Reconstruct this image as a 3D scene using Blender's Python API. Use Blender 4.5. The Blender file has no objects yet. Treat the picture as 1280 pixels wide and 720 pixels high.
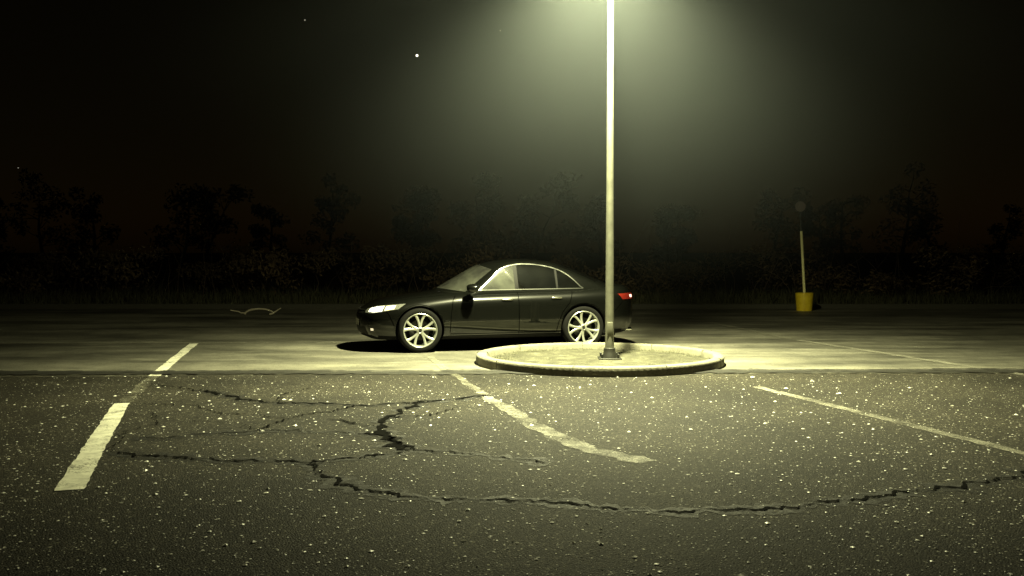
import bpy, bmesh, math, random
import numpy as np
from mathutils import Vector, Matrix, noise as mnoise
from mathutils.bvhtree import BVHTree
random.seed(7); rng=np.random.default_rng(7)
scene=bpy.context.scene
scene.view_settings.view_transform='Standard'
scene.view_settings.look='None'
scene.view_settings.exposure=0
col=scene.collection

# ------------------------------------------------------------ helpers
def mat(name, color=(.5,.5,.5), rough=.5, metal=0, coat=0, emis=None, estr=0, spec=.5):
    m=bpy.data.materials.new(name); m.use_nodes=True
    b=m.node_tree.nodes['Principled BSDF']
    b.inputs['Base Color'].default_value=(*color,1)
    b.inputs['Roughness'].default_value=rough
    b.inputs['Metallic'].default_value=metal
    b.inputs['Coat Weight'].default_value=coat
    b.inputs['Coat Roughness'].default_value=.03
    b.inputs['Specular IOR Level'].default_value=spec
    if emis:
        b.inputs['Emission Color'].default_value=(*emis,1)
        b.inputs['Emission Strength'].default_value=estr
    return m
def N(m,t,**kw):
    n=m.node_tree.nodes.new(t)
    for k,v in kw.items():
        if hasattr(n,k): setattr(n,k,v)
        else: n.inputs[k.replace('_',' ')].default_value=v
    return n
def L(m,a,b): m.node_tree.links.new(a,b)
def ramp(m,fac,stops):
    r=m.node_tree.nodes.new('ShaderNodeValToRGB')
    e=r.color_ramp.elements
    while len(e)<len(stops): e.new(.5)
    for i,(p,c) in enumerate(stops):
        e[i].position=p; e[i].color=(c[0],c[1],c[2],1) if hasattr(c,'__len__') else (c,c,c,1)
    L(m,fac,r.inputs[0]); return r.outputs[0]
def noise(m,scale,detail=4,rough=.55,vec=None):
    n=m.node_tree.nodes.new('ShaderNodeTexNoise')
    n.inputs['Scale'].default_value=scale; n.inputs['Detail'].default_value=detail
    n.inputs['Roughness'].default_value=rough
    if vec is not None: L(m,vec,n.inputs['Vector'])
    return n.outputs['Fac']
def objcoord(m): return m.node_tree.nodes.new('ShaderNodeTexCoord').outputs['Object']
def math_(m,op,a,b=None,clamp=False):
    n=m.node_tree.nodes.new('ShaderNodeMath'); n.operation=op; n.use_clamp=clamp
    for i,v in enumerate((a,b)):
        if v is None: continue
        if isinstance(v,(int,float)): n.inputs[i].default_value=v
        else: L(m,v,n.inputs[i])
    return n.outputs[0]
def mixc(m,fac,a,b,mode='MIX'):
    n=m.node_tree.nodes.new('ShaderNodeMix'); n.data_type='RGBA'; n.blend_type=mode
    if isinstance(fac,(int,float)): n.inputs[0].default_value=fac
    else: L(m,fac,n.inputs[0])
    for i,v in ((6,a),(7,b)):
        if isinstance(v,tuple): n.inputs[i].default_value=(*v,1)
        else: L(m,v,n.inputs[i])
    return n.outputs[2]
def bump(m,h,dist,strength=1):
    n=m.node_tree.nodes.new('ShaderNodeBump'); n.inputs['Distance'].default_value=dist
    n.inputs['Strength'].default_value=strength
    L(m,h,n.inputs['Height']); return n.outputs[0]
def P(m): return m.node_tree.nodes['Principled BSDF']

def mesh_obj(name,verts,faces,material=None,parent=None,smooth=False):
    me=bpy.data.meshes.new(name); me.from_pydata([tuple(v) for v in verts],[],[tuple(f) for f in faces])
    if material: me.materials.append(material)
    if smooth:
        me.polygons.foreach_set('use_smooth',[True]*len(me.polygons))
    me.update()
    o=bpy.data.objects.new(name,me); col.objects.link(o)
    if parent: o.parent=parent
    return o
def bm_obj(name,bm,material=None,parent=None,smooth=True,sharp=35):
    if smooth:
        for f in bm.faces: f.smooth=True
        for e in bm.edges:
            if len(e.link_faces)==2 and e.calc_face_angle(0)>math.radians(sharp): e.smooth=False
    me=bpy.data.meshes.new(name); bm.to_mesh(me); bm.free()
    if material: me.materials.append(material)
    o=bpy.data.objects.new(name,me); col.objects.link(o)
    if parent: o.parent=parent
    return o
def empty(name,loc=(0,0,0),rz=0):
    e=bpy.data.objects.new(name,None); e.location=loc; e.rotation_euler=(0,0,rz)
    e.empty_display_size=.2; col.objects.link(e); return e
def lathe(name,prof,segs,material,parent=None,axis='Z',closed=False,sharp=35):
    bm=bmesh.new(); rings=[]
    for r,h in prof:
        ring=[]
        for i in range(segs):
            a=2*math.pi*i/segs
            p=(r*math.cos(a),r*math.sin(a),h)
            if axis=='Y': p=(p[0],h,p[1])
            ring.append(bm.verts.new(p))
        rings.append(ring)
    n=len(rings)
    for j in range(n if closed else n-1):
        A=rings[j];B=rings[(j+1)%n]
        for i in range(segs):
            bm.faces.new((A[i],A[(i+1)%segs],B[(i+1)%segs],B[i]))
    if not closed:
        bm.faces.new(rings[0]); bm.faces.new(rings[-1])
    bmesh.ops.recalc_face_normals(bm,faces=bm.faces[:])
    return bm_obj(name,bm,material,parent,True,sharp)
def box(name,size,loc,material,parent=None,bevel=.01,rot=(0,0,0)):
    bm=bmesh.new(); bmesh.ops.create_cube(bm,size=1)
    bmesh.ops.scale(bm,vec=size,verts=bm.verts[:])
    if bevel: bmesh.ops.bevel(bm,geom=bm.edges[:],offset=bevel,segments=3,affect='EDGES',profile=.5)
    o=bm_obj(name,bm,material,parent,True,40); o.location=loc; o.rotation_euler=rot; return o

# ------------------------------------------------------------ asphalt materials
def asphalt(name,near):
    m=mat(name); co=objcoord(m)
    big=noise(m,.35,5,.6,co); mid=noise(m,2.2,6,.65,co); fine=noise(m,70,3,.75,co)
    v=m.node_tree.nodes.new('ShaderNodeTexVoronoi'); v.inputs['Scale'].default_value=85
    L(m,co,v.inputs['Vector'])
    v2=m.node_tree.nodes.new('ShaderNodeTexVoronoi'); v2.inputs['Scale'].default_value=27
    L(m,co,v2.inputs['Vector'])
    if near:
        base=ramp(m,mid,[(.3,(.011,.009,.006)),(.72,(.036,.031,.021))])  # coarse asphalt, tones taken darker to stand in for the lamp's falloff
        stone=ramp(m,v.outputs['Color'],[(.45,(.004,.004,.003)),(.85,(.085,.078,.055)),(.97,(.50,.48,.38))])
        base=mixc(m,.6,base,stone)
        sp=math_(m,'LESS_THAN',v2.outputs['Distance'],.19)
        pick=math_(m,'GREATER_THAN',v2.outputs['Color'],.75)
        k=math_(m,'MULTIPLY',sp,pick)
        base=mixc(m,k,base,(.70,.68,.57))
        st=ramp(m,big,[(.35,.40),(.65,1.2)])
        base=mixc(m,1,base,st,'MULTIPLY')
        h=math_(m,'ADD',math_(m,'MULTIPLY',v.outputs['Distance'],-1.0),math_(m,'MULTIPLY',fine,1.0))
        h=math_(m,'ADD',h,math_(m,'MULTIPLY',mid,1.5))
        L(m,bump(m,h,.010,1),P(m).inputs['Normal'])
        P(m).inputs['Roughness'].default_value=.75
        P(m).inputs['Specular IOR Level'].default_value=.2
    else:
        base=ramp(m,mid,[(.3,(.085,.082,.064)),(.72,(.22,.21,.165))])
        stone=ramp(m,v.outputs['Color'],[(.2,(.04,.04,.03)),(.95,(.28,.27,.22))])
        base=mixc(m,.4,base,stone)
        mp=N(m,'ShaderNodeMapping'); mp.inputs['Scale'].default_value=(.25,1.0,1); L(m,co,mp.inputs['Vector'])
        stk=noise(m,1.0,6,.65,mp.outputs[0])
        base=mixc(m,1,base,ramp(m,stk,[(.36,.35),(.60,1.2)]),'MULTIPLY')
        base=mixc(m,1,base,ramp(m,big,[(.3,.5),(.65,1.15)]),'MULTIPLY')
        h=math_(m,'ADD',math_(m,'MULTIPLY',v.outputs['Distance'],-.5),math_(m,'MULTIPLY',fine,.4))
        L(m,bump(m,h,.008,.7),P(m).inputs['Normal'])
        P(m).inputs['Roughness'].default_value=.58
    L(m,base,P(m).inputs['Base Color'])
    return m
M_near=asphalt('asphalt_coarse',True); M_far=asphalt('asphalt_worn',False)

m=mat('dirt_grass'); co=objcoord(m)
L(m,ramp(m,noise(m,3,6,.7,co),[(.3,(.012,.009,.005)),(.7,(.04,.032,.018))]),P(m).inputs['Base Color'])
P(m).inputs['Roughness'].default_value=.95; M_dirt=m
def ground_h(x,y):
    if y<28.5: return -.05
    t=min((y-28.5)/25,1); return -.05+.15*min(1,(y-28.5)/1.0)+1.2*t*t*(3-2*t)+.12*mnoise.noise(Vector((x*.3,y*.3,0)))
xs=np.concatenate([np.linspace(-900,-60,8),np.linspace(-55,55,70),np.linspace(60,900,8)])
ys=np.concatenate([np.linspace(-200,0,4),np.linspace(26,70,40),np.linspace(90,1500,8)])
V=[(x,y,ground_h(x,y)) for y in ys for x in xs]; nx=len(xs)
F=[(j*nx+i,j*nx+i+1,(j+1)*nx+i+1,(j+1)*nx+i) for j in range(len(ys)-1) for i in range(nx-1)]
mesh_obj('ground',V,F,M_dirt,smooth=True)

lot=empty('parking_lot')
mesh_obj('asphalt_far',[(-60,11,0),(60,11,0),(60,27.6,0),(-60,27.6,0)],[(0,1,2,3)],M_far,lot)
ex=np.linspace(-60,60,900)
def seam(x): return 12.62+.02*x+.035*mnoise.noise(Vector((x*2.2,3,0)))+.02*mnoise.noise(Vector((x*9,7,0)))
V=[(x,-30,.004) for x in ex]+[(x,seam(x),.004) for x in ex]; n=len(ex)
F=[(i,i+1,n+i+1,n+i) for i in range(n-1)]
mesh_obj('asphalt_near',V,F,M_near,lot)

def ribbon_mesh(name,lines,material,z,jit=0,step=.06,parent=None,wj=0,taper=False):
    V=[];F=[]
    for li,(pts,w) in enumerate(lines):
        pts=[Vector((p[0],p[1])) for p in pts]; out=[]
        for a,b in zip(pts[:-1],pts[1:]):
            k=max(1,int((b-a).length/step))
            for i in range(k): out.append(a.lerp(b,i/k))
        out.append(pts[-1]); n=len(out); base=len(V)
        for i,p in enumerate(out):
            d=(out[min(i+1,n-1)]-out[max(i-1,0)]).normalized(); nn=Vector((-d.y,d.x))
            o=jit*(1.6*mnoise.noise(Vector((p.x*2.3,p.y*2.3,li)))+.9*mnoise.noise(Vector((p.x*9,p.y*9,li+5)))+.6*mnoise.noise(Vector((p.x*24,p.y*24,li+5))))
            ww=w[0]+(w[1]-w[0])*i/max(1,n-1) if hasattr(w,'__len__') else w
            ww*=1+wj*1.8*mnoise.noise(Vector((p.x*7,p.y*7,li+9)))+wj*mnoise.noise(Vector((p.x*31,p.y*31,li+9)))
            ww=max(ww,.003)
            if taper: ww*=min(1,min(i,n-1-i)/6+.15)
            c=p+nn*o
            V+= [(c.x+nn.x*ww/2,c.y+nn.y*ww/2,z),(c.x-nn.x*ww/2,c.y-nn.y*ww/2,z)]
        F+=[(base+2*i,base+2*i+1,base+2*i+3,base+2*i+2) for i in range(n-1)]
    return mesh_obj(name,V,F,material,parent)
def paintmat(name,c,lo,hi,dark=.6,s1=3):
    m=mat(name,c,.7); co=objcoord(m)
    f=math_(m,'ADD',math_(m,'MULTIPLY',noise(m,s1,6,.7,co),.5),math_(m,'MULTIPLY',noise(m,60,4,.8,co),.5))
    k=ramp(m,f,[(lo,0),(hi,1)])
    tr=N(m,'ShaderNodeBsdfTransparent'); mx=N(m,'ShaderNodeMixShader')
    out=m.node_tree.nodes['Material Output']
    L(m,k,mx.inputs[0]); L(m,tr.outputs[0],mx.inputs[1]); L(m,P(m).outputs[0],mx.inputs[2]); L(m,mx.outputs[0],out.inputs[0])
    L(m,ramp(m,noise(m,8,5,.7,co),[(.3,tuple(x*dark for x in c)),(.7,c)]),P(m).inputs['Base Color'])
    return m
M_paint=paintmat('line_paint',(.80,.79,.64),.39,.47,.5)
M_worn=paintmat('worn_line_paint',(.30,.29,.23),.42,.62)
M_worn2=paintmat('very_worn_line_paint',(.26,.25,.19),.46,.64)
marks=empty('painted_parking_lines')
ribbon_mesh('stall_line_left',[([(-2.88,6.42),(-4.0,10.15)],(.185,.15)),([(-4.48,12.42),(-5.4,16.85)],.14)],M_paint,.010,.006,parent=marks,wj=.07)
ribbon_mesh('stall_line_left_worn',[([(-4.0,10.2),(-4.48,12.4)],.13)],M_worn2,.009,.02,parent=marks,wj=.3)
ribbon_mesh('stall_line_right',[([(2.81,11.43),(3.94,7.6),(4.9,4.3)],.13),([(5.07,17.5),(6.24,13.35),(6.7,11.8)],.15)],M_worn,.010,.01,parent=marks,wj=.2)
ribbon_mesh('stall_line_mid',[([(-.62,12.1),(-.356,11.03),(-.2,10.35),(0,9.64),(.16,8.95),(.40,8.26),(.62,7.75),(1.0,7.28)],(.08,.21))],M_worn,.010,.02,parent=marks,wj=.3)
ribbon_mesh('far_lines',[([(4.16,23.5),(5.0,17.7)],.16),([(-1.3,15.1),(-.9,13.2),(-.62,12.1)],.1),([(2.4,19.5),(5.0,20.1)],.16)],M_worn2,.0105,.01,parent=marks,wj=.2)
ribbon_mesh('cross_line',[([(-14,16.7),(-2.4,17.2)],.16)],M_worn,.007,.008,parent=marks,wj=.15)
ribbon_mesh('seam_line',[([(-12,12.30),(-6.4,12.34),(-4.3,12.40)],.07),([(2.9,13.1),(7,13.35),(14,13.6)],.08)],M_worn2,.012,.01,parent=marks,wj=.3)

M_crack=mat('crack_tar',(.002,.002,.0015),.95,spec=.03)
cr=[
([(-3.1,7.66),(-2.98,7.61),(-2.39,7.40),(-1.83,7.31),(-1.44,7.25),(-1.15,7.48),(-.84,7.70)],.030),
([(-1.44,7.25),(-1.32,6.79),(-.995,6.46),(-.608,6.25),(0,6.13),(.534,6.0),(1.0,5.9),(1.5,5.97),(2.02,6.09),(2.62,6.33),(3.56,6.86),(4.4,7.4)],.028),
([(-.84,7.7),(-.95,8.0),(-1.08,8.38),(-1.2,8.8),(-1.15,9.18),(-1.04,9.89),(-.93,10.4)],(.09,.045)),
([(-1.05,8.3),(-.83,7.87),(-.37,7.56),(.29,7.26)],(.045,.014)),
([(-3.15,8.2),(-2.64,8.38),(-2.2,8.56),(-1.7,8.5),(-1.08,8.38)],.018),
([(-3.56,11.16),(-2.9,10.55),(-2.38,10.15),(-1.54,10.05),(-1.04,10.1),(-.67,10.43),(-.2,10.7)],.042),
([(-2.2,8.56),(-2.1,9.2),(-1.8,9.6),(-1.54,10.05)],.018),
([(-1.15,9.18),(-.75,9.4),(-.5,9.9)],.02),
([(-2.38,10.15),(-2.5,10.9),(-2.2,11.5)],.014),
([(-1.2,8.8),(-1.5,8.9),(-1.7,9.2)],.018),
([(-3.85,10.2),(-3.2,10.0),(-2.7,9.5),(-2.1,9.2)],.016),
([(-3.0,9.0),(-2.5,8.9),(-2.2,8.56)],.010),
([(-4.3,11.7),(-3.56,11.16),(-3.3,10.9)],.016),
([(-3.1,7.66),(-3.3,8.3),(-3.25,8.9),(-3.5,9.6)],.010),
]
ribbon_mesh('asphalt_cracks',cr,M_crack,.0135,.07,step=.014,wj=.75,taper=True)
M_tar=paintmat('tar_worn',(.012,.011,.008),.34,.52)
M_seal=paintmat('crack_sealant',(.006,.0055,.004),.42,.60,s1=5)
ribbon_mesh('crack_sealant',[(p,.20) for p,_ in cr[:6]],M_seal,.0085,.07,step=.03,wj=.6)
ribbon_mesh('tar_seam',[([(-30,12.15),(-6.4,12.72),(0,12.80),(7,12.95),(30,13.3)],.38)],M_tar,.0175,.03,step=.05,wj=.3)

# loose gravel / pale fragments: one mesh
n=13500
Y=1/(1/3.3-rng.random(n)*(1/3.3-1/12.4)); X=(rng.random(n)*2-1)*(Y*.58+.3)
s=np.exp(rng.normal(math.log(.0036),.64,n)); s=np.clip(s,.0018,.018)
V=[];F=[]
for i in range(n):
    r=s[i]*(.55+.075*Y[i]); b=len(V)
    q=[(1,0,0),(0,1,0),(-1,0,0),(0,-1,0),(0,0,1),(0,0,-.6)]
    a=rng.random()*6.28; ca,sa=math.cos(a),math.sin(a)
    for p in q:
        k=r*rng.uniform(.65,1.35); px,py,pz=p[0]*k,p[1]*k,p[2]*k*.4
        V.append((X[i]+px*ca-py*sa,Y[i]+px*sa+py*ca,.006+r*.25+pz))
    F+=[(b,b+1,b+4),(b+1,b+2,b+4),(b+2,b+3,b+4),(b+3,b,b+4),(b+1,b,b+5),(b+2,b+1,b+5),(b+3,b+2,b+5),(b,b+3,b+5)]
m=mat('gravel_stone',(.4,.4,.35),.4); co=objcoord(m)
L(m,ramp(m,noise(m,13,2,.5,co),[(.38,(.25,.24,.20)),(.50,(.9,.89,.82))]),P(m).inputs['Base Color'])
mesh_obj('gravel',V,F,m)

# ------------------------------------------------------------ traffic island
isl=empty('traffic_island',(1.23,14.05,0))
m=mat('kerb_concrete'); co=objcoord(m)
c=mixc(m,.5,ramp(m,noise(m,6,6,.7,co),[(.3,(.06,.055,.04)),(.7,(.24,.23,.17))]),ramp(m,noise(m,60,4,.7,co),[(.3,(.06,.06,.04)),(.7,(.28,.27,.20))]))
L(m,c,P(m).inputs['Base Color']); P(m).inputs['Roughness'].default_value=.85
L(m,bump(m,noise(m,50,5,.7,co),.006,.8),P(m).inputs['Normal']); M_kerb=m
R=1.74
lathe('kerb_ring',[(R,-.02),(R-.003,.105),(R-.014,.124),(R-.04,.13),(R-.12,.131),(R-.145,.122),(R-.155,.10),(R-.16,-.02)],128,M_kerb,isl,closed=True,sharp=60)
M_joint=mat('joint_dark',(.06,.058,.045),.9)
for i in range(9):
    a=i*2*math.pi/9+.25
    box('kerb_joint_%d'%i,(.162,.005,.133),((R-.079)*math.cos(a),(R-.079)*math.sin(a),.066),M_joint,isl,0,(0,0,a))
m=mat('island_soil'); co=objcoord(m)
L(m,ramp(m,noise(m,5,8,.8,co),[(.3,(.016,.014,.009)),(.52,(.06,.058,.036)),(.75,(.20,.19,.135))]),P(m).inputs['Base Color'])
P(m).inputs['Roughness'].default_value=.95
L(m,bump(m,noise(m,30,6,.75,co),.03,1),P(m).inputs['Normal']); M_soil=m
V=[(0,0,.075)];F=[];nr,ns=14,64
for j in range(1,nr+1):
    for i in range(ns):
        a=2*math.pi*i/ns; r=(R-.14)*j/nr
        V.append((r*math.cos(a),r*math.sin(a),.065-.03*(j/nr)**2+.02*mnoise.noise(Vector((r*math.cos(a)*3,r*math.sin(a)*3,1)))))
for i in range(ns): F.append((0,1+i,1+(i+1)%ns))
for j in range(nr-1):
    for i in range(ns):
        a=1+j*ns+i;b=1+j*ns+(i+1)%ns; F.append((a,a+ns,b+ns,b))
mesh_obj('soil',V,F,M_soil,isl,True)
def blades(name,pts,h,w,material,parent=None):
    V=[];F=[]
    for (x,y,z) in pts:
        hh=h*rng.uniform(.4,1.2); a=rng.random()*6.28; lean=rng.normal(0,.5)*hh; la=rng.random()*6.28
        dx,dy=math.cos(a)*w/2,math.sin(a)*w/2; b=len(V)
        V+=[(x-dx,y-dy,z),(x+dx,y+dy,z),(x+lean*math.cos(la),y+lean*math.sin(la),z+hh)]
        F.append((b,b+1,b+2))
    return mesh_obj(name,V,F,material,parent)
m=mat('grass_blade'); co=objcoord(m)
L(m,ramp(m,noise(m,4,3,.6,co),[(.3,(.03,.032,.013)),(.7,(.10,.10,.05))]),P(m).inputs['Base Color']); P(m).inputs['Roughness'].default_value=.8
M_grass=m
pts=[]
while len(pts)<2600:
    a=rng.random()*6.28; r=math.sqrt(rng.random())*(R-.18); x,y=r*math.cos(a),r*math.sin(a)
    if mnoise.noise(Vector((x*1.7,y*1.7,4)))+rng.normal(0,.08)>.05: pts.append((x,y,.04))
blades('grass',pts,.035,.006,M_grass,isl)

# ------------------------------------------------------------ street lamp
lampx,lampy=1.37,13.95
lamp=empty('street_lamp',(lampx,lampy,.05))
m=mat('galvanised_steel',(.35,.35,.30),.5,.3); co=objcoord(m)
L(m,ramp(m,noise(m,7,6,.7,co),[(.3,(.10,.10,.08)),(.7,(.18,.18,.14))]),P(m).inputs['Base Color']); M_steel=m
M_dark=mat('dark_metal',(.02,.02,.016),.5,.3)
H=6.1
lathe('pole',[(.064,.02),(.062,.3),(.052,2.5),(.037,H),(.025,H+.03)],32,M_steel,lamp)
lathe('base_collar',[(.11,.0),(.11,.05),(.085,.09),(.082,.16),(.066,.17)],32,M_dark,lamp)
box('base_plate',(.32,.32,.03),(0,0,.015),M_dark,lamp,.006)
box('hand_hole_cover',(.08,.012,.16),(0,-.062,.45),M_steel,lamp,.003)
for i in range(4):
    a=math.pi/4+i*math.pi/2
    o=lathe('anchor_bolt_%d'%i,[(.016,0),(.016,.06),(.009,.065)],6,M_dark,lamp); o.location=(.16*math.cos(a),.16*math.sin(a),.025)
ha=Vector((-.22,-.80,0)); al=ha.length
o=lathe('arm',[(.028,0),(.026,al)],20,M_steel,lamp); o.location=(0,0,H-.08)
o.rotation_euler=Vector((ha.x,ha.y,.12)).to_track_quat('Z','Y').to_euler()
hz=math.atan2(ha.y,ha.x)
hp=ha+Vector((0,0,H+.04))
box('lamp_head',(.62,.30,.12),hp,M_dark,lamp,.03,(0,0,hz))
box('lens',(.40,.22,.03),hp-Vector((0,0,.07)),mat('lamp_lens',(.9,.95,.7),.3,emis=(.95,1,.6),estr=30),lamp,.008,(0,0,hz))
for nm,en,sz,bl in (('lamp_beam',17500,120,1.0),('lamp_spill',1700,168,.35)):
    ld=bpy.data.lights.new(nm,'SPOT'); ld.energy=en; ld.color=(1.0,.985,.53)
    ld.spot_size=math.radians(sz); ld.spot_blend=bl; ld.shadow_soft_size=.09
    lo=bpy.data.objects.new(nm,ld); col.objects.link(lo); lo.parent=lamp; lo.location=hp-Vector((0,0,.2))

# ------------------------------------------------------------ night mist, its density shaped around the lamp to form the glow
m=bpy.data.materials.new('night_mist'); m.use_nodes=True; nt=m.node_tree; nt.nodes.clear()
vs=nt.nodes.new('ShaderNodeVolumeScatter'); vs.inputs['Color'].default_value=(.84,.95,1,1)
vs.inputs['Anisotropy'].default_value=0
tc=nt.nodes.new('ShaderNodeTexCoord'); ln=nt.nodes.new('ShaderNodeVectorMath'); ln.operation='LENGTH'
nt.links.new(tc.outputs['Object'],ln.inputs[0])
mr=nt.nodes.new('ShaderNodeMapRange'); mr.interpolation_type='SMOOTHERSTEP'
mr.inputs['From Min'].default_value=0; mr.inputs['From Max'].default_value=.98; mr.inputs['To Min'].default_value=.0060; mr.inputs['To Max'].default_value=0
nt.links.new(ln.outputs['Value'],mr.inputs['Value']); nt.links.new(mr.outputs[0],vs.inputs['Density'])
oo=nt.nodes.new('ShaderNodeOutputMaterial'); nt.links.new(vs.outputs[0],oo.inputs['Volume'])
mb=bmesh.new(); bmesh.ops.create_icosphere(mb,subdivisions=3,radius=1)
mist=bm_obj('night_mist',mb,m,None,False); mist.scale=(9,7.5,5.8); mist.location=(1.15,13.6,6.0)

# ------------------------------------------------------------ CAR
car=empty('parked_car')
M_body=mat('car_paint',(.002,.0022,.0018),.3,0,1.0,spec=.1)
M_seam=mat('panel_gap',(.0006,.0006,.0006),1,spec=0)
M_black=mat('black_plastic',(.004,.004,.004),.5,spec=.08); M_under=mat('wheel_well',(.004,.004,.004),.9,spec=.1)
M_chrome=mat('chrome',(.75,.76,.7),.2,1)
def glassmat(name,film):
    m=mat(name,(.1,.1,.1),.08,0,1); co=objcoord(m)
    L(m,ramp(m,noise(m,3.5,4,.6,co),[(.3,(film*.25,)*3),(.75,(film,film*1.05,film*.85))]),P(m).inputs['Base Color'])
    return m
M_wind=glassmat('bright_dusty_windscreen',.04); M_glassF=glassmat('bright_hazy_side_glass',.06); M_glassR=glassmat('tinted_glass',.003)  # front panes: dust film whose pale colour also paints light seen through them
xd=np.linspace(-2.6,2.7,1061)
def smooth_prof(pts,w=.10):
    xp,zp=zip(*pts); z=np.interp(xd,xp,zp); k=max(3,int(w/.005)|1); ker=np.hanning(k+2)[1:-1]; ker/=ker.sum()
    z=np.convolve(np.pad(z,(k//2,k//2),'edge'),ker,'valid'); return lambda x:float(np.interp(x,xd,z))
XF,XR=-2.28,2.26
deck=smooth_prof([(-2.28,.67),(-2.15,.745),(-1.9,.815),(-1.5,.88),(-1.0,.945),(0,.96),(1.2,.99),(1.75,1.02),(2.0,1.035),(2.16,1.03),(2.22,.99),(2.26,.94)],.12)
should=smooth_prof([(-2.28,.63),(-2.0,.715),(-1.4,.81),(-.8,.88),(0,.905),(1.0,.93),(1.8,.965),(2.05,.965),(2.26,.90)],.2)
bott=smooth_prof([(-2.28,.25),(-2.1,.19),(-1.5,.18),(1.6,.19),(2.05,.24),(2.26,.32)],.2)
def hw(x):
    if x<-1.4: u=min(1,(-1.4-x)/(-1.4-XF)); f=(1-u**2.9)**(1/2.9)
    elif x>1.45: u=min(1,(x-1.45)/(XR-1.45)); f=(1-u**3.4)**(1/3.4)
    else: f=1
    return max(.90*f+.014*math.exp(-((x+1.4)/.45)**2)*f+.018*math.exp(-((x-1.25)/.45)**2)*f,.03)
def resample(poly,n,it=0):
    P_=np.array(poly,float)
    d=np.r_[0,np.cumsum(np.linalg.norm(np.diff(P_,axis=0),axis=1))]; t=np.linspace(0,d[-1],n)
    Q=np.stack([np.interp(t,d,P_[:,k]) for k in range(2)],1)
    for _ in range(it):
        Q[1:-1]=.25*Q[:-2]+.5*Q[1:-1]+.25*Q[2:]
    return Q
def nose_shift(x,z):
    s=0
    if x<-1.5: u=(-1.5-x)/(-1.5-XF); s+=u**3*(.14*max(0,(z-.52)/.22)**2+.05*max(0,(.42-z)/.2)**2)
    if x>1.7: u=(x-1.7)/(XR-1.7); s-=u**3*(.05*max(0,(z-.87)/.12)**2+.10*max(0,(.5-z)/.25)**2)
    return s
uu=np.linspace(0,math.pi/2,26)
st=np.concatenate([XF+ .88*(1-np.cos(uu)),np.linspace(-1.4,1.36,70)[1:-1],(XR-.9)+.9*np.sin(uu)])
NS=44
def lower_section(x):
    w=hw(x); b=bott(x); s=should(x); d=deck(x); k=min(1,w/.5)
    poly=[(0,b),(w-.14*k,b),(w-.045*k,b+.03),(w-.018*k,b+.14),(w-.004*k,.46 if b<.3 else .5),(w-.018*k,s-.24),(w-.002*k,s-.15),(w-.004*k,s-.11),(w-.04*k,s-.04),(w-.10*k,s),(w-.22*k,s+(d-s)*.62),(w*.35,d-.006),(0,d)]
    return resample(poly,NS,4)
bm=bmesh.new(); rings=[]
for x in st:
    S=lower_section(x); ring=[]
    for (y,z) in S: ring.append(bm.verts.new((x+nose_shift(x,z),-y,z)))
    for (y,z) in S[-2:0:-1]: ring.append(bm.verts.new((x+nose_shift(x,z),y,z)))
    rings.append(ring)
n=len(rings[0])
for A,B in zip(rings[:-1],rings[1:]):
    for i in range(n): bm.faces.new((A[i],A[(i+1)%n],B[(i+1)%n],B[i]))
bm.faces.new(rings[0]); bm.faces.new(rings[-1])
bmesh.ops.recalc_face_normals(bm,faces=bm.faces[:])
body=bm_obj('body_shell',bm,M_body,car,False)
WXS=(-1.40,1.25); WR=.345; AR=.38
cut=[]
for wx_ in WXS:
    for sy in (-1,1):
        c=lathe('cut',[(AR,-.2),(AR,.2)],64,None,None,'Y'); c.location=(wx_,sy*.86,WR); cut.append(c)
for c in cut:
    md=body.modifiers.new('b','BOOLEAN'); md.operation='DIFFERENCE'; md.object=c; md.solver='EXACT'
bpy.context.view_layer.update()
dg=bpy.context.evaluated_depsgraph_get()
me=bpy.data.meshes.new_from_object(body.evaluated_get(dg)); body.modifiers.clear(); body.data=me
for c in cut: bpy.data.objects.remove(c)
me.materials.clear(); me.materials.append(M_body); me.materials.append(M_under)
for p in me.polygons:
    c=p.center
    for wx_ in WXS:
        r=math.hypot(c.x-wx_,c.z-WR)
        if (r<AR+.004 and abs(c.y)>.6 and abs(c.y)<.95 and (r>AR-.012 and abs(p.normal.y)<.3 or abs(c.y)<.68)): p.material_index=1
    if c.z<.3 and p.normal.z<-.5: p.material_index=1
bm=bmesh.new(); bm.from_mesh(me)
for f in bm.faces: f.smooth=True
for e in bm.edges:
    if len(e.link_faces)==2 and e.calc_face_angle(0)>math.radians(38): e.smooth=False
bm.to_mesh(me)
T1=BVHTree.FromBMesh(bm); bm.free()

# cabin
prof=smooth_prof([(-1.40,.70),(-1.05,.94),(-.35,1.34),(-.1,1.408),(.22,1.445),(.6,1.438),(.9,1.405),(1.25,1.30),(1.70,1.12),(1.90,1.03),(2.12,.90)],.30)
def FZ(x,y):
    s=-.36+(.36+.24)*min(1,max(0,(x+.2)/.8))
    return prof(x+s*(y/.75)**2)-.05*(y/.6)**2
def lean_y(x,z):
    w=hw(min(max(x,-1.2),1.4))-.105
    if x>.8: w-=.09*((x-.8)/1.0)**2
    zz=z-.90
    return w-.36*zz-.22*max(0,zz)**2 if zz>0 else w
def gh_section(x):
    f=lambda y: FZ(x,y)
    best=None
    for y in np.linspace(0.02,.9,300):
        z=f(y)
        if z<.82 or lean_y(x,z)<y: best=(y,max(z,.82)); break
    if best is None: best=(.9,f(.9))
    ye,ze=best
    poly=[]
    if ze>.84:
        for z in np.linspace(.80,ze,8)[:-1]: poly.append((lean_y(x,z),z))
    else: poly.append((ye+.02,.80))
    for y in np.linspace(ye,0,16): poly.append((y,max(f(y),.80)))
    return resample(poly,40,6),ze
bm=bmesh.new(); rings=[]
gx=np.linspace(-1.14,2.0,110)
ze_l=[]
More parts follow.
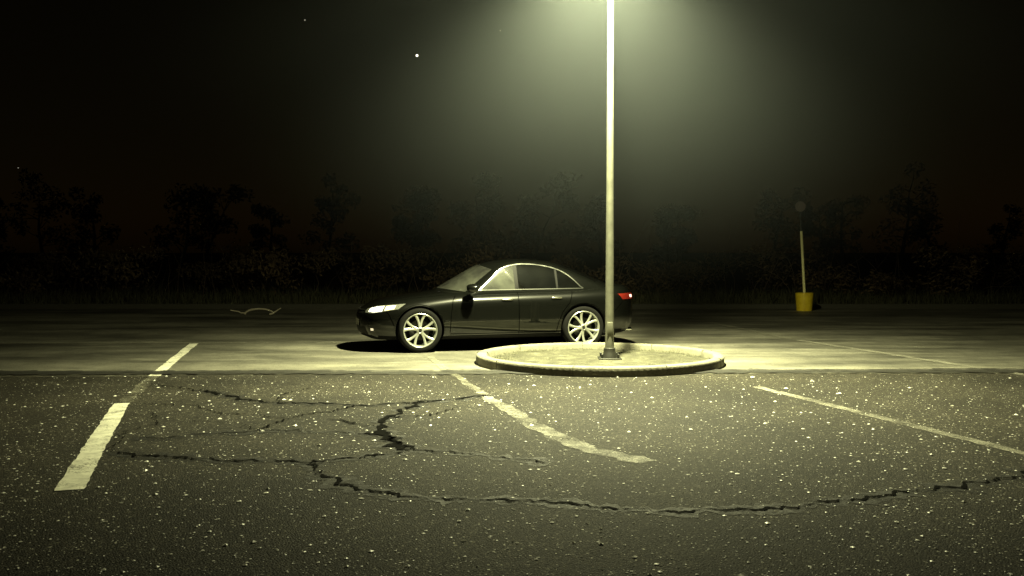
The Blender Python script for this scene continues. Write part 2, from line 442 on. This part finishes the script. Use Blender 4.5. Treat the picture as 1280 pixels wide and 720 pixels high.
for x in gx:
    S,ze=gh_section(x); ze_l.append(ze); ring=[]
    for (y,z) in S: ring.append(bm.verts.new((x,-y,z)))
    for (y,z) in S[-2::-1]: ring.append(bm.verts.new((x,y,z)))
    rings.append(ring)
n=len(rings[0])
for A,B in zip(rings[:-1],rings[1:]):
    for i in range(n-1): bm.faces.new((A[i],A[i+1],B[i+1],B[i]))
bmesh.ops.recalc_face_normals(bm,faces=bm.faces[:])
T2=BVHTree.FromBMesh(bm)
if T2.ray_cast(Vector((.4,0,3)),Vector((0,0,-1)))[1].z<0:
    bmesh.ops.reverse_faces(bm,faces=bm.faces[:]); T2=BVHTree.FromBMesh(bm)
bm_obj('cabin_shell',bm,M_body,car,True,60)
ker=np.hanning(9);ker/=ker.sum(); ze_s=np.convolve(np.pad(ze_l,(4,4),'edge'),ker,'valid')
zedge=lambda x: float(np.interp(x,gx,ze_s))

def cast(o,d):
    best=None
    for T in (T1,T2):
        h=T.ray_cast(o,d,8)
        if h[0] is not None and (best is None or h[3]<best[3]): best=h
    return best
def side(a,b): return Vector((a,-3,b)),Vector((0,1,0))
def top(a,b): return Vector((a,b,3)),Vector((0,0,-1))
def front(a,b): return Vector((-5,a,b)),Vector((1,0,0))
def rear(a,b): return Vector((5,a,b)),Vector((-1,0,0))
q=math.sqrt(.5)
def diagf(a,b): return Vector((-2.0+q*a-3*q,-.7-q*a-3*q,b)),Vector((q,q,0))
def diagr(a,b): return Vector((2.01+q*a+3*q,-.7+q*a-3*q,b)),Vector((-q,q,0))
def resn(pts,n):
    P_=np.array(pts,float); d=np.r_[0,np.cumsum(np.linalg.norm(np.diff(P_,axis=0),axis=1))]; t=np.linspace(0,d[-1],n)
    return np.stack([np.interp(t,d,P_[:,k]) for k in range(2)],1)
def patch(name,lo,up,mode,material,off=.003,nu=30,nv=8,mirror=True):
    A=resn(lo,nu);B=resn(up,nu); V=[];ok=[]
    for j in range(nv+1):
        for i in range(nu):
            p=A[i]*(1-j/nv)+B[i]*j/nv; h=cast(*mode(*p))
            if h is None: V.append(Vector((0,0,.5))); ok.append(False)
            else:
                nn=h[1]; d=mode(*p)[1]
                if nn.dot(d)>0: nn=-nn
                V.append(h[0]+nn*off); ok.append(True)
    F=[]
    for j in range(nv):
        for i in range(nu-1):
            f=(j*nu+i,j*nu+i+1,(j+1)*nu+i+1,(j+1)*nu+i)
            if all(ok[k] for k in f): F.append(f)
    if mirror:
        b=len(V); V+= [Vector((v.x,-v.y,v.z)) for v in V]; F+=[tuple(b+k for k in f[::-1]) for f in F]
    return mesh_obj(name,V,F,material,car,True)
def strip(name,pts,w,mode,material,off=.004,nu=40,mirror=True):
    P_=resn(pts,nu); T_=np.gradient(P_,axis=0); T_/=np.linalg.norm(T_,axis=1)[:,None]+1e-9
    Nn=np.stack([-T_[:,1],T_[:,0]],1)*w/2
    return patch(name,P_-Nn,P_+Nn,mode,material,off,nu,1,mirror)
def wup(x): return zedge(x)-.045
def belt(x): return .960+.02*(x+.6)/2
def x_a():
    for x in np.linspace(-1,0,400):
        if wup(x)>belt(x)+.02: return x
XA=x_a()
BX=.17; CX=.84; QX=1.25
xs_=np.linspace(XA,BX-.03,30); patch('front_side_window',[(x,belt(x)) for x in xs_],[(x,max(wup(x),belt(x)+.004)) for x in xs_],side,M_glassF)
xs_=np.linspace(BX+.03,CX-.02,24); patch('rear_side_window',[(x,belt(x)) for x in xs_],[(x,wup(x)) for x in xs_],side,M_glassR)
qt=lambda x:.15*max(0,(x-CX-.02)/(QX-CX))**2
xs_=np.linspace(CX+.02,QX,16); patch('quarter_window',[(x,belt(x)) for x in xs_],[(x,max(belt(x)+.006,wup(x)-qt(x))) for x in xs_],side,M_glassR)
strip('belt_chrome',[(x,belt(x)-.008) for x in np.linspace(XA-.05,QX+.03,30)],.012,side,M_chrome,.006,60)
strip('window_chrome',[(x,max(belt(x),wup(x)+.008-qt(x))) for x in np.linspace(XA-.02,QX+.02,50)]+[(QX+.03,belt(QX))],.014,side,M_chrome,.006,80)
strip('b_pillar_trim',[(BX,belt(BX)),(BX,wup(BX))],.06,side,M_black,.0045)
strip('c_pillar_trim',[(CX,belt(CX)),(CX,wup(CX))],.028,side,M_black,.0045)
ys_=np.linspace(-1,1,25)
patch('windscreen',[(-.99+.34*(y)**2,y*.69) for y in ys_],[(-.32+.13*y*y,y*.55) for y in ys_],top,M_wind,.003,40,16,False)
patch('rear_window',[(1.74-.2*y*y,y*.60) for y in ys_],[(1.05-.1*y*y,y*.52) for y in ys_],top,M_glassR,.003,30,12,False)
for nm,pts in {'door_seam_front':[(-.93,.30),(-.91,.6),(-.88,.80),(-.83,.87)],'door_seam_mid':[(.18,.27),(.18,.6),(.175,.92)],'door_seam_rear':[(.80,.30),(.83,.44),(.90,.60),(1.02,.76),(1.08,.93)],
  'sill_seam':[(-.93,.28),(.80,.28)],'bumper_seam_front':[(-1.80,.42),(-1.88,.60),(-1.95,.67)],'bumper_seam_rear':[(1.66,.50),(1.80,.62),(1.92,.74)]}.items():
    strip(nm,pts,.011,side,M_seam,.0015)
strip('bonnet_seam',[(-2.0,-.60),(-1.6,-.70),(-1.0,-.74)],.008,top,M_seam,.0015)
strip('sill_trim',[(-.95,.235),(.80,.235)],.03,side,M_black,.003)
M_lens=mat('headlight_housing',(.45,.46,.42),.15,.8,1)
M_head=mat('headlight_lit',(.9,.9,.8),.3,emis=(1,.97,.8),estr=3)
patch('headlight_housing',[(-.32,.61),(-.1,.605),(.30,.675)],[(-.32,.665),(-.1,.715),(.36,.755)],diagf,M_lens,.004)
patch('headlight_beam',[(-.22,.625),(-.08,.623),(.06,.638)],[(-.22,.672),(-.08,.70),(.06,.715)],diagf,M_head,.008)
patch('headlight_side',[(.10,.648),(.24,.675)],[(.10,.715),(.24,.73)],diagf,mat('indicator',(.8,.7,.4),.3,emis=(1,.9,.6),estr=.8),.008)
patch('fog_lamp',[(-.14,.34),(-.08,.34)],[(-.14,.375),(-.08,.375)],diagf,mat('fog_lit',(.9,.9,.8),.3,emis=(1,.85,.55),estr=.8),.005)
patch('lower_intake',[(-.55,.28),(.55,.28)],[(-.5,.40),(.5,.40)],front,M_black,.004,30,6,False)
patch('grille',[(-.36,.46),(.36,.46)],[(-.42,.64),(.42,.64)],front,M_black,.004,30,6,False)
for i in range(5):
    z=.485+i*.03; strip('grille_bar_%d'%i,[(-.38,z),(.38,z)],.009,front,M_chrome,.008,30,False)
strip('grille_surround',[(-.36,.455),(-.42,.645),(.42,.645),(.36,.455),(-.36,.455)],.016,front,M_chrome,.009,90,False)
patch('front_plate',[(-.26,.40),(.26,.40)],[(-.26,.50),(.26,.50)],front,mat('number_plate',(.25,.25,.22),.5),.014,8,3,False)
M_tail=mat('tail_lens',(.12,.010,.006),.15,0,1,emis=(1,.08,.04),estr=.06)
patch('tail_lamp',[(-.16,.79),(.20,.79)],[(-.22,.88),(.20,.89)],diagr,M_tail,.005)
patch('tail_lamp_lit',[(.02,.82),(.10,.82)],[(.02,.86),(.10,.86)],diagr,mat('tail_lit',(.9,.5,.4),.3,emis=(1,.55,.45),estr=3),.009)
patch('rear_plate',[(-.26,.62),(.26,.62)],[(-.26,.72),(.26,.72)],rear,M_chrome,.01,8,3,False)
for i,(hx,hz_) in enumerate(((-.01,.81),(.80,.83))):
    for sy in (-1,1):
        h=cast(*side(hx,hz_))[0]
        box('door_handle_%d_%s'%(i,'r' if sy>0 else 'l'),(.17,.03,.024),(hx,sy*(-h.y+.018),hz_),M_chrome,car,.009)
for sy in (-1,1):
    bm=bmesh.new(); bmesh.ops.create_icosphere(bm,subdivisions=3,radius=1)
    for v in bm.verts:
        c=v.co.copy(); sg=lambda t,e: math.copysign(abs(t)**e,t)
        v.co=Vector((sg(c.x,.9)*(.13 if c.x<0 else .035),sg(c.y,.7)*.125,sg(c.z,.7)*.068+(.012*c.y*-sy)))
    o=bm_obj('mirror',bm,M_body,car); o.location=(-.56,sy*.995,.995)
    box('mirror_arm',(.06,.14,.03),(-.60,sy*.87,.945),M_black,car,.008)
    box('mirror_glass',(.004,.18,.09),(-.522,sy*.995,.995),M_chrome,car,.001)
for wx_ in WXS:
    pts=[(wx_+(AR+.008)*math.cos(a),WR+(AR+.008)*math.sin(a)) for a in np.linspace(-.04,math.pi+.04,40)]
    strip('arch_lip',pts,.018,side,M_body,.008,60)
M_tyre=mat('tyre_rubber',(.004,.004,.0036),.9,spec=.12); M_rim=mat('alloy_rim',(.36,.37,.33),.3,.6,.5)
M_disc=mat('brake_disc',(.04,.04,.036),.45,.8)
def wheel(px,sy,idx):
    e=empty('wheel_%d'%idx); e.parent=car; e.location=(px,sy*.80,WR)
    if sy>0: e.rotation_euler=(0,0,math.pi)
    lathe('tyre',[(.255,-.095),(.272,-.108),(.31,-.112),(.330,-.098),(.342,-.075),(.345,-.03),(.345,.03),(.342,.075),(.325,.10),(.26,.108),(.24,.09)],64,M_tyre,e,'Y',True,50)
    lathe('rim_barrel',[(.262,-.098),(.266,-.104),(.260,-.108),(.250,-.100),(.240,-.07),(.228,.08),(.245,.09),(.26,.08)],64,M_rim,e,'Y',True,50)
    lathe('brake_disc',[(.16,.0),(.16,.02),(.02,.02)],40,M_disc,e,'Y',False,40)
    lathe('barrel_back',[(.24,.05),(.24,.06),(.01,.06)],40,M_under,e,'Y',False,40)
    lathe('hub',[(.055,-.03),(.052,-.088),(.036,-.096),(.03,-.092),(.005,-.092)],32,M_rim,e,'Y',False,40)
    lathe('hub_cap',[(.027,-.09),(.024,-.099),(.004,-.100)],24,M_disc,e,'Y',False,40)
    bm=bmesh.new()
    for i in range(5):
        for s_ in (-1,1):
            a0=2*math.pi*i/5+math.radians(12)*idx+math.pi/2
            pr=[]
            for t in np.linspace(0,1,7):
                r=.038+(.250-.038)*t; ang=a0+s_*(.10+ .19*t**1.3)
                wd=.024-.005*math.sin(math.pi*t)+.005*t; yo=-.086+.014*math.sin(math.pi*t)-.010*t
                c=Vector((r*math.cos(ang),yo,r*math.sin(ang))); tn=Vector((-math.sin(ang),0,math.cos(ang)))
                pr.append([bm.verts.new(c-tn*wd*.8+Vector((0,.004,0))),bm.verts.new(c-tn*wd*.35-Vector((0,.003,0))),bm.verts.new(c+tn*wd*.35-Vector((0,.003,0))),bm.verts.new(c+tn*wd*.8+Vector((0,.004,0))),bm.verts.new(c+tn*wd*.6+Vector((0,.03,0))),bm.verts.new(c-tn*wd*.6+Vector((0,.03,0)))])
            for A,B in zip(pr[:-1],pr[1:]):
                for k in range(6): bm.faces.new((A[k],A[(k+1)%6],B[(k+1)%6],B[k]))
            bm.faces.new(pr[0]); bm.faces.new(pr[-1])
    bmesh.ops.recalc_face_normals(bm,faces=bm.faces[:])
    bm_obj('spokes',bm,M_rim,e,True,50)
k=0
for wx_ in WXS:
    for sy in (-1,1): wheel(wx_,sy,k); k+=1
box('underbody',(3.8,1.2,.12),(0,0,.24),M_under,car,.02)
for sy in (-.45,.45):
    o=lathe('exhaust',[(.035,-.08),(.035,.08)],20,M_chrome,car,'Y'); o.rotation_euler=(0,0,math.pi/2); o.location=(2.14,sy,.27)
yaw=math.radians(14)
lc=Vector((-1.40,-.88)); wx=lc.x*math.cos(yaw)-lc.y*math.sin(yaw); wy=lc.x*math.sin(yaw)+lc.y*math.cos(yaw)
car.location=(-1.42-wx,15.36-wy,.004); car.rotation_euler=(0,0,yaw)

# ------------------------------------------------------------ sign post with yellow base
sp=empty('sign_post',(7.82,26.6,0))
m=mat('yellow_concrete'); co=objcoord(m)
L(m,ramp(m,noise(m,6,5,.7,co),[(.3,(.75,.52,.02)),(.7,(.98,.76,.04))]),P(m).inputs['Base Color']); M_yel=m
lathe('base',[(.20,.0),(.205,.03),(.235,.42),(.235,.47),(.20,.485),(.05,.485)],32,M_yel,sp)
o=lathe('post',[(.036,0),(.034,1.68)],16,mat('post_lit_paint',(.9,.86,.45),.5),sp); o.location=(0,0,.45); o.rotation_euler=(0,math.radians(-3.5),0)
o=lathe('post_upper_dim',[(.022,0),(.022,.72)],16,M_dark,sp); o.location=(-.103,0,2.12); o.rotation_euler=(0,math.radians(-3.5),0)  # same post: dark material stands in for its dim, unlit upper end
o=lathe('sign_plate',[(.14,-.006),(.14,.006)],40,mat('sign_back',(.20,.16,.15),.6,.2),sp,'Y'); o.location=(-.14,-.03,2.78)

# far kerb and weeds
V=[];F=[]
prof_k=[(0,-.03),(0,.10),(.03,.13),(.14,.13),(.16,.12),(.16,-.03)]
for i,x in enumerate((-60,60)):
    for p in prof_k: V.append((x,27.55+p[0],p[1]))
F=[(j,j+1,7+j,6+j) for j in range(5)]
mesh_obj('kerb',V,F,M_joint)
pts=[(rng.uniform(-26,26),27.8+abs(rng.normal(0,2.2)),0.0) for _ in range(22000)]
pts=[(x,y,ground_h(x,y)) for x,y,_ in pts]
blades('dry_grass',pts,.40,.022,M_grass)
def tube(name,paths,material):
    V=[];F=[]
    for pts,r0,r1 in paths:
        n=len(pts); b=len(V)
        for i,p in enumerate(pts):
            p=Vector(p); d=(Vector(pts[min(i+1,n-1)])-Vector(pts[max(i-1,0)])).normalized()
            a=d.orthogonal().normalized(); c=d.cross(a); r=r0+(r1-r0)*i/(n-1)
            for k in range(6): V.append(p+(a*math.cos(k*math.pi/3)+c*math.sin(k*math.pi/3))*r)
        for i in range(n-1):
            for k in range(6): F.append((b+6*i+k,b+6*i+(k+1)%6,b+6*i+6+(k+1)%6,b+6*i+6+k))
    return mesh_obj(name,V,F,material,None,True)
def curve(p0,d,n,st_,wob):
    p=Vector(p0);d=Vector(d).normalized();out=[p.copy()]
    for _ in range(n):
        d=(d+Vector(rng.normal(0,wob,3))).normalized(); p=p+d*st_; p.z=max(p.z,.03); out.append(p.copy())
    return out
M_branch=mat('pale_wood',(.40,.36,.27),.8)
arc=[(-6.25+.36*math.cos(a),24.6,.03+.13*math.sin(a)) for a in np.linspace(math.pi,.3,12)]
paths=[(arc,.03,.02),(curve((-5.95,24.4,.04),(1,-.1,-.05),4,.08,.3),.025,.012),(curve((-6.6,24.6,.06),(-1,.2,0),4,.1,.3),.025,.01)]
tube('fallen_branch',paths,M_branch)

# background vegetation
def leafmat(name,a,b):
    m=mat(name,rough=.8); co=objcoord(m)
    L(m,ramp(m,noise(m,.9,4,.6,co),[(.3,a),(.7,b)]),P(m).inputs['Base Color']); return m
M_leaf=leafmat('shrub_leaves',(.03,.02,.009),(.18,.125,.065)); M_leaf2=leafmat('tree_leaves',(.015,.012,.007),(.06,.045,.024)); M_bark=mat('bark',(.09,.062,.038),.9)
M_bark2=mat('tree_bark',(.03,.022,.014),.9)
def leaves(centres,per,size):
    V=[];F=[]
    for (c,r) in centres:
        P_=rng.normal(0,1,(per,3)); P_/=np.linalg.norm(P_,axis=1)[:,None]; P_*=(rng.random(per)**.4)[:,None]*np.array(r)
        for p in P_:
            a=Vector(rng.normal(0,1,3)).normalized(); b_=a.orthogonal().normalized(); s=size*rng.uniform(.5,1.4)
            o=Vector(c)+Vector(p); k=len(V)
            V+=[o-a*s,o+b_*s*.4,o+a*s,o-b_*s*.4]; F.append((k,k+1,k+2,k+3))
    return V,F
cs=[]
for x in np.arange(-24,24,.75):
    y=30.5+rng.uniform(-1,2.2); g=ground_h(x,y); h=(1.3+1.1*mnoise.noise(Vector((x*.22,0,2)))+rng.uniform(-.2,.6))
    for _ in range(3):
        cs.append(((x+rng.uniform(-.5,.5),y+rng.uniform(-.4,.4),g+h*rng.uniform(.25,.85)),(.6*rng.uniform(.6,1.3),.5,.42*rng.uniform(.6,1.3))))
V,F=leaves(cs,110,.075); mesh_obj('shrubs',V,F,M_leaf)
paths=[]
for x in np.arange(-24,24,.3):
    y=29.6+rng.uniform(0,2.5); paths.append((curve((x,y,ground_h(x,y)),(rng.normal(0,.25),0,1),7,rng.uniform(.15,.42),.22),.012,.003))
tube('bare_shrub_stems',paths,M_bark)
cs=[];paths=[]
for i in range(44):
    x=-48+i*2.25+rng.uniform(-1,1); y=39+rng.uniform(-2,7); g=ground_h(x,y); h=rng.uniform(2.3,4.0)
    tr=curve((x,y,g),(rng.normal(0,.08),0,1),8,h/9,.09); paths.append((tr,.10,.02))
    for j in range(2,9):
        for _ in range(2):
            br=curve(tr[j],(rng.normal(0,1),rng.normal(0,1),.5),5,h*.05,.2); paths.append((br,.03,.008))
            cs.append((tuple(br[-1]),(h*.16*rng.uniform(.6,1.2),)*2+(h*.10,)))
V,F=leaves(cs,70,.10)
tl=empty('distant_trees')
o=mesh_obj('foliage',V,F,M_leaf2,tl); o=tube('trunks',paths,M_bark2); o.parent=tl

# stars
st_=[(-73,771,153,.95,3.0),(-159,771,180,.5,.4),(-381,771,67,.4,.25),(-9,771,172,.35,.15)]
sky_s=empty('stars')
for i,(a,b_,c_,r,e) in enumerate(st_):
    bm=bmesh.new(); bmesh.ops.create_icosphere(bm,subdivisions=2,radius=r)
    o=bm_obj('star_%d'%i,bm,mat('star_glow_%d'%i,(0,0,0),emis=(1,.95,.75),estr=e),sky_s); o.location=(a,b_,c_)

# ------------------------------------------------------------ world
w=bpy.data.worlds.new('World'); scene.world=w; w.use_nodes=True; nt=w.node_tree
bg=nt.nodes['Background']; sky=nt.nodes.new('ShaderNodeTexSky'); sky.sky_type='NISHITA'; sky.sun_disc=False
sky.sun_elevation=math.radians(35); sky.sun_rotation=math.radians(200)
mx=nt.nodes.new('ShaderNodeMix'); mx.data_type='RGBA'; mx.blend_type='MULTIPLY'; mx.inputs[0].default_value=1
nt.links.new(sky.outputs[0],mx.inputs[6]); mx.inputs[7].default_value=(1.0,.52,.14,1)
nt.links.new(mx.outputs[2],bg.inputs[0]); bg.inputs[1].default_value=.0006

cam=bpy.data.cameras.new('camera'); co_=bpy.data.objects.new('camera',cam); col.objects.link(co_)
cam.lens=35; cam.sensor_width=36; cam.clip_end=3000; cam.clip_start=.05
co_.location=(0,0,1.55); co_.rotation_euler=(math.radians(90-2.03),0,0)
scene.camera=co_
